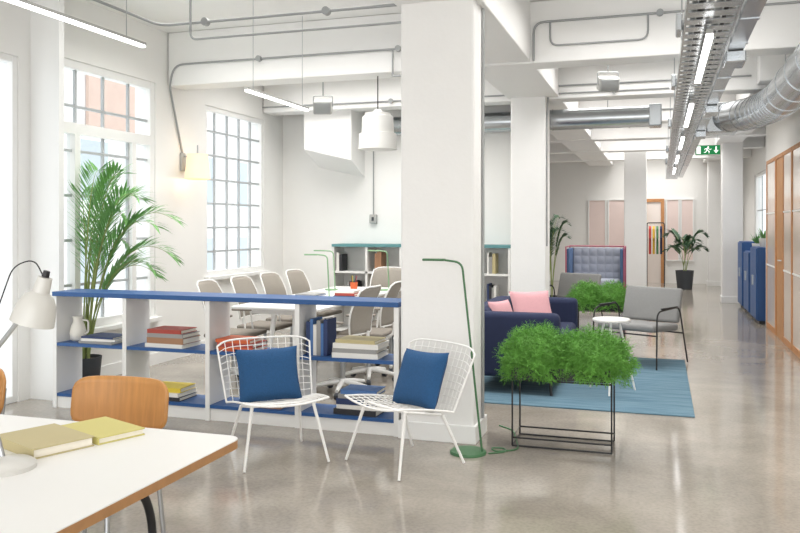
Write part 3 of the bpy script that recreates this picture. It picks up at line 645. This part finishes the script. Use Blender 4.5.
for y in (-6.5,-4.1,-2.0): MB().rbox(-.06,.06,y-.12,y+.12,-.075,-.002,.008,2,None,False).build('outlet_box', M['galv'], tk)
for i, (a, c, lb) in enumerate(((4.6,6.1,'strip light under the cable tray, nearest the camera'),(7.2,8.8,'strip light under the cable tray, second from the camera'),(9.9,11.4,'strip light under the cable tray, third from the camera'),(12.5,14.0,'strip light under the cable tray, fourth from the camera'),(15.2,16.8,'strip light under the cable tray, farthest'))):
    strip_light(lb, TXC, a, c, TRZ-.05, ZC)
def duct(name, label, pts, r, ring=.35, junction=None, rods=()):
    t = thing(name, label, 'duct', (0,0,0)); MB().tube(pts, r, 28).build('duct_pipe', M['galv'], t); P_ = [Vector(p) for p in pts]
    for i in range(len(P_)-1):
        d = P_[i+1]-P_[i]; L = d.length; n = max(1,int(L/ring))
        if L < .1 and i % 2: continue
        for q in range(n):
            c = P_[i]+d*((q+.5)/n); u = d.normalized(); w = .02 if q % 2 == 1 else .007; MB().tube([c-u*w, c+u*w], r+.005, 28).build('collar', M['galv'], t)
    if junction: MB().rbox(*junction, .015, 2, None, False).build('junction_box', M['galv'], t)
    for x, y, z in rods: MB().tube([(x,y,z),(x,y,ZC)],.006,6).build('hanger_rod', M['chrome'], t)
    return t
duct('air_duct','galvanised spiral duct running across behind the second column',[(-3.3,9.95,2.74),(-.12,9.95,2.74)],.125,.45,(-.125,.02,9.82,10.08,2.61,2.87),((-2.6,9.95,2.86),(-.6,9.95,2.86)))
duct('air_duct','large galvanised duct at top right turning into the corridor',fillet([(1.14,4.6,2.7),(1.14,9.0,2.7),(1.0,9.9,2.72),(.75,10.4,2.74)],.5,7),.18,.5,(.53,.88,10.3,10.7,2.56,2.92),((1.14,6.5,2.87),(1.14,8.4,2.87)))
def cond(label, pts, r=.009, fr=.12, boxes=()):
    t = thing('conduit', label, 'conduit', (0,0,0)); MB().tube(fillet(pts,fr),r,8).build('pipe', M['conduit'], t)
    for p in boxes: MB().lathe([(0,-.022),(.03,-.022),(.03,.022),(0,.022)],16,tr(*p)@rx(PI/2)).build('junction_box', M['conduit'], t)
cond('grey conduit along the front of the left ceiling beam with junction boxes',[(-4.99,7.62,2.24),(-4.97,7.34,2.95),(-4.9,7.34,3.15),(-1.73,7.34,3.15)],.011,.12,[(-3.9,7.33,3.15),(-2.4,7.33,3.15)])
cond('grey conduit bending down from the left beam beside the strip light',[(-2.45,7.31,3.13),(-2.45,7.31,2.9),(-2.45,7.29,2.88),(-1.73,7.29,2.88)],.009,.06)
cond('grey vertical conduit on the right side of the big column',[(-1.16,5.42,.12),(-1.16,5.42,2.94)],.01)
cond('grey conduit along the right ceiling beam above the sofa',[(-1.1,7.34,2.95),(-1.1,7.34,3.3),(1.2,7.34,3.3)],.011,.1,[(0,7.33,3.3)])
cond('lower grey conduit along the right ceiling beam, looping down from the upper one',[(-.95,7.343,3.29),(-.95,7.343,3.08),(-.1,7.343,3.08),(-.1,7.343,3.29)],.009,.08)
cond('grey conduit on the beam above the second column',[(-1.262,9.45,1.2),(-1.262,9.45,2.6),(-1.25,9.49,3.08),(.95,9.49,3.08)],.01,.1)
cond('second grey conduit on the beam above the second column, just over the duct',[(-1.13,9.492,2.99),(.1,9.492,2.99)],.009,.04,[(-.5,9.485,2.99)])
cond('grey conduit hung along the ceiling at top left meeting the big column',[(-3.7,3.6,ZC),(-3.7,3.6,3.0),(-3.7,5.35,3.0),(-1.68,5.35,3.0)],.011,.12,[(-3.3,5.35,3.0),(-2.3,5.35,3.0)])
cond('second grey conduit hung just below the one at top left',[(-3.4,5.3,ZC),(-3.4,5.3,2.86),(-1.68,5.3,2.86)],.009,.06)
cond('grey conduit crossing the far ceiling beam over the corridor',[(-1.13,11.99,3.1),(.99,11.99,3.1)],.011,.08)
cond('grey conduit along the rear left ceiling beam over the meeting table',[(-4.99,9.492,3.0),(-1.72,9.492,3.0)],.01,.1,[(-3.2,9.485,3.0)])
def speaker(label, loc):
    t = thing('ceiling_speaker', label, 'speaker', loc, .3); MB().rbox(-.1,.1,-.08,.08,-.07,.07,.015,3,rx(.35)).build('speaker_body', M['socket'], t)
    MB().rbox(-.085,.085,-.086,-.079,-.058,.058,.003,2,rx(.35)).build('grille', M['conduit'], t)
    MB().tube(fillet([(-.105,0,0),(-.105,0,.12),(.105,0,.12),(.105,0,0)],.02),.006).build('bracket', M['conduit'], t); MB().tube([(0,0,.12),(0,0,ZC-loc[2])],.008).build('rod', M['conduit'], t)
p = P(608,84,8.2); speaker('small boxy grey speaker hung from the ceiling above the lounge', tuple(p))
p = P(323,107,8.8); speaker('small boxy grey speaker hung from the ceiling above the meeting table', tuple(p))
pl = thing('pendant_lamp','large white stepped drum pendant lamp over the meeting table','lamp',(-2.67,7.5,2.2))
MB().lathe([(.195,0),(.192,.015),(.186,.15),(.183,.158),(.162,.163),(.155,.32),(.15,.33),(.13,.335),(.127,.36),(.05,.375),(.03,.4),(0,.4)],36).build('lamp_shade', M['shade'], pl); MB().tube([(0,0,.4),(0,0,ZB-2.2)],.006).build('cord', M['black'], pl)
wl = thing('wall_lamp','warm lit white shade lamp on the wall between the two windows','lamp',(-5,7.62,2.02))
MB().rbox(0,.03,-.04,.04,.02,.22,.01).build('back_plate', M['socket'], wl); MB().tube(fillet([(.02,0,.18),(.2,.0,.18),(.2,0,.3)],.04),.008).build('arm', M['chrome'], wl)
MB().lathe([(.14,-.1),(.112,.17),(.107,.17),(.135,-.1)],28,tr(.2,0,.03)).build('lamp_shade', M['warm'], wl); MB().lathe([(0,0),(.03,.02),(.03,.09),(.012,.15),(0,.15)],14,tr(.2,0,.0)).build('bulb', M['lightm'], wl)
ex = thing('exit_sign','green emergency exit sign with running figure, door and arrow above the corridor','sign',(.68,12.8,2.57))
MB().box(-.18,.18,0,.04,-.075,.075).build('casing', M['white'], ex); MB().box(-.172,.172,-.006,-.0005,-.068,.068).build('sign_face', M['exitg'], ex)
T = tr(0,-.007,0)@rx(PI/2); b = MB()
b.prism([(-.16,-.055),(-.1,-.055),(-.1,.055),(-.16,.055)],0,.002,T)
b.lathe([(.0,0),(.012,0),(.012,.002),(0,.002)],14,T@tr(.005,.043,0))
b.prism([(-.018,.03),(.004,.032),(.0,-.005),(-.02,-.002)],0,.002,T); b.prism([(.0,-.005),(.026,-.018),(.02,-.05),(.01,-.05),(.012,-.025),(-.018,-.005)],0,.002,T)
b.prism([(-.02,-.002),(-.008,-.008),(-.03,-.04),(-.055,-.04),(-.055,-.03),(-.035,-.03)],0,.002,T); b.prism([(.0,.03),(.03,.01),(.05,.018),(.052,.01),(.03,.0),(.0,.02)],0,.002,T); b.prism([(-.018,.03),(-.045,.02),(-.05,0),(-.04,0),(-.036,.012),(-.015,.02)],0,.002,T)
b.prism([(.105,.05),(.125,.05),(.125,-.005),(.15,-.005),(.115,-.05),(.08,-.005),(.105,-.005)],0,.002,T); b.build('pictogram', M['exitw'], ex)
for s in (-1,1): MB().tube([(s*.14,.02,.075),(s*.14,.02,ZC-2.57)],.004,6).build('hanger_rod', M['chrome'], ex)

# ---------------------------------------------------------------- light
w = bpy.data.worlds.new('world'); S.world = w; w.use_nodes = True
bg = w.node_tree.nodes['Background']; bg.inputs[0].default_value = (.97,.988,1,1); bg.inputs[1].default_value = 2.05
def area(x, y, z, sx, sy, pw, rot=(0,0,0), col=(1,.983,.962), spread=130):
    l = bpy.data.lights.new('fill_area', 'AREA'); l.shape = 'RECTANGLE'; l.size = sx; l.size_y = sy; l.energy = pw; l.color = col; l.spread = math.radians(spread)
    o = bpy.data.objects.new('fill_area', l); COL.objects.link(o); o.location = (x,y,z); o.rotation_euler = rot
for x, y, sx, sy, pw in ((-3.3,6.2,2.4,1.6,54),(-3.3,8.6,2.4,1.2,54),(0,6.0,1.8,2,57),(-.1,8.6,1.6,1.2,42),(-.2,11,2,1.6,52),(-.2,13.3,2.2,1.4,52),(-.2,15.6,2.2,1.6,52),(-.2,18,2.2,1.4,58),(-.2,20,2.2,1,43),(-2.4,3.2,3.0,2.0,23),(1.6,3.0,2.4,3,64)):
    area(x, y, ZC-.06, sx, sy, pw)  # added fill lamps just under the ceiling, out of view
area(-.8, -3.2, 1.9, 6.5, 2.4, 106, (PI/2,0,0), (1,.988,.972), 180)  # added upright fill behind the camera, as if windows stood there
l = bpy.data.lights.new('wall_lamp_bulb', 'POINT'); l.energy = 6; l.color = (1,.84,.62); l.shadow_soft_size = .03
o = bpy.data.objects.new('wall_lamp_bulb', l); COL.objects.link(o); o.location = (-4.8,7.62,1.96)
S.view_settings.view_transform = 'Standard'
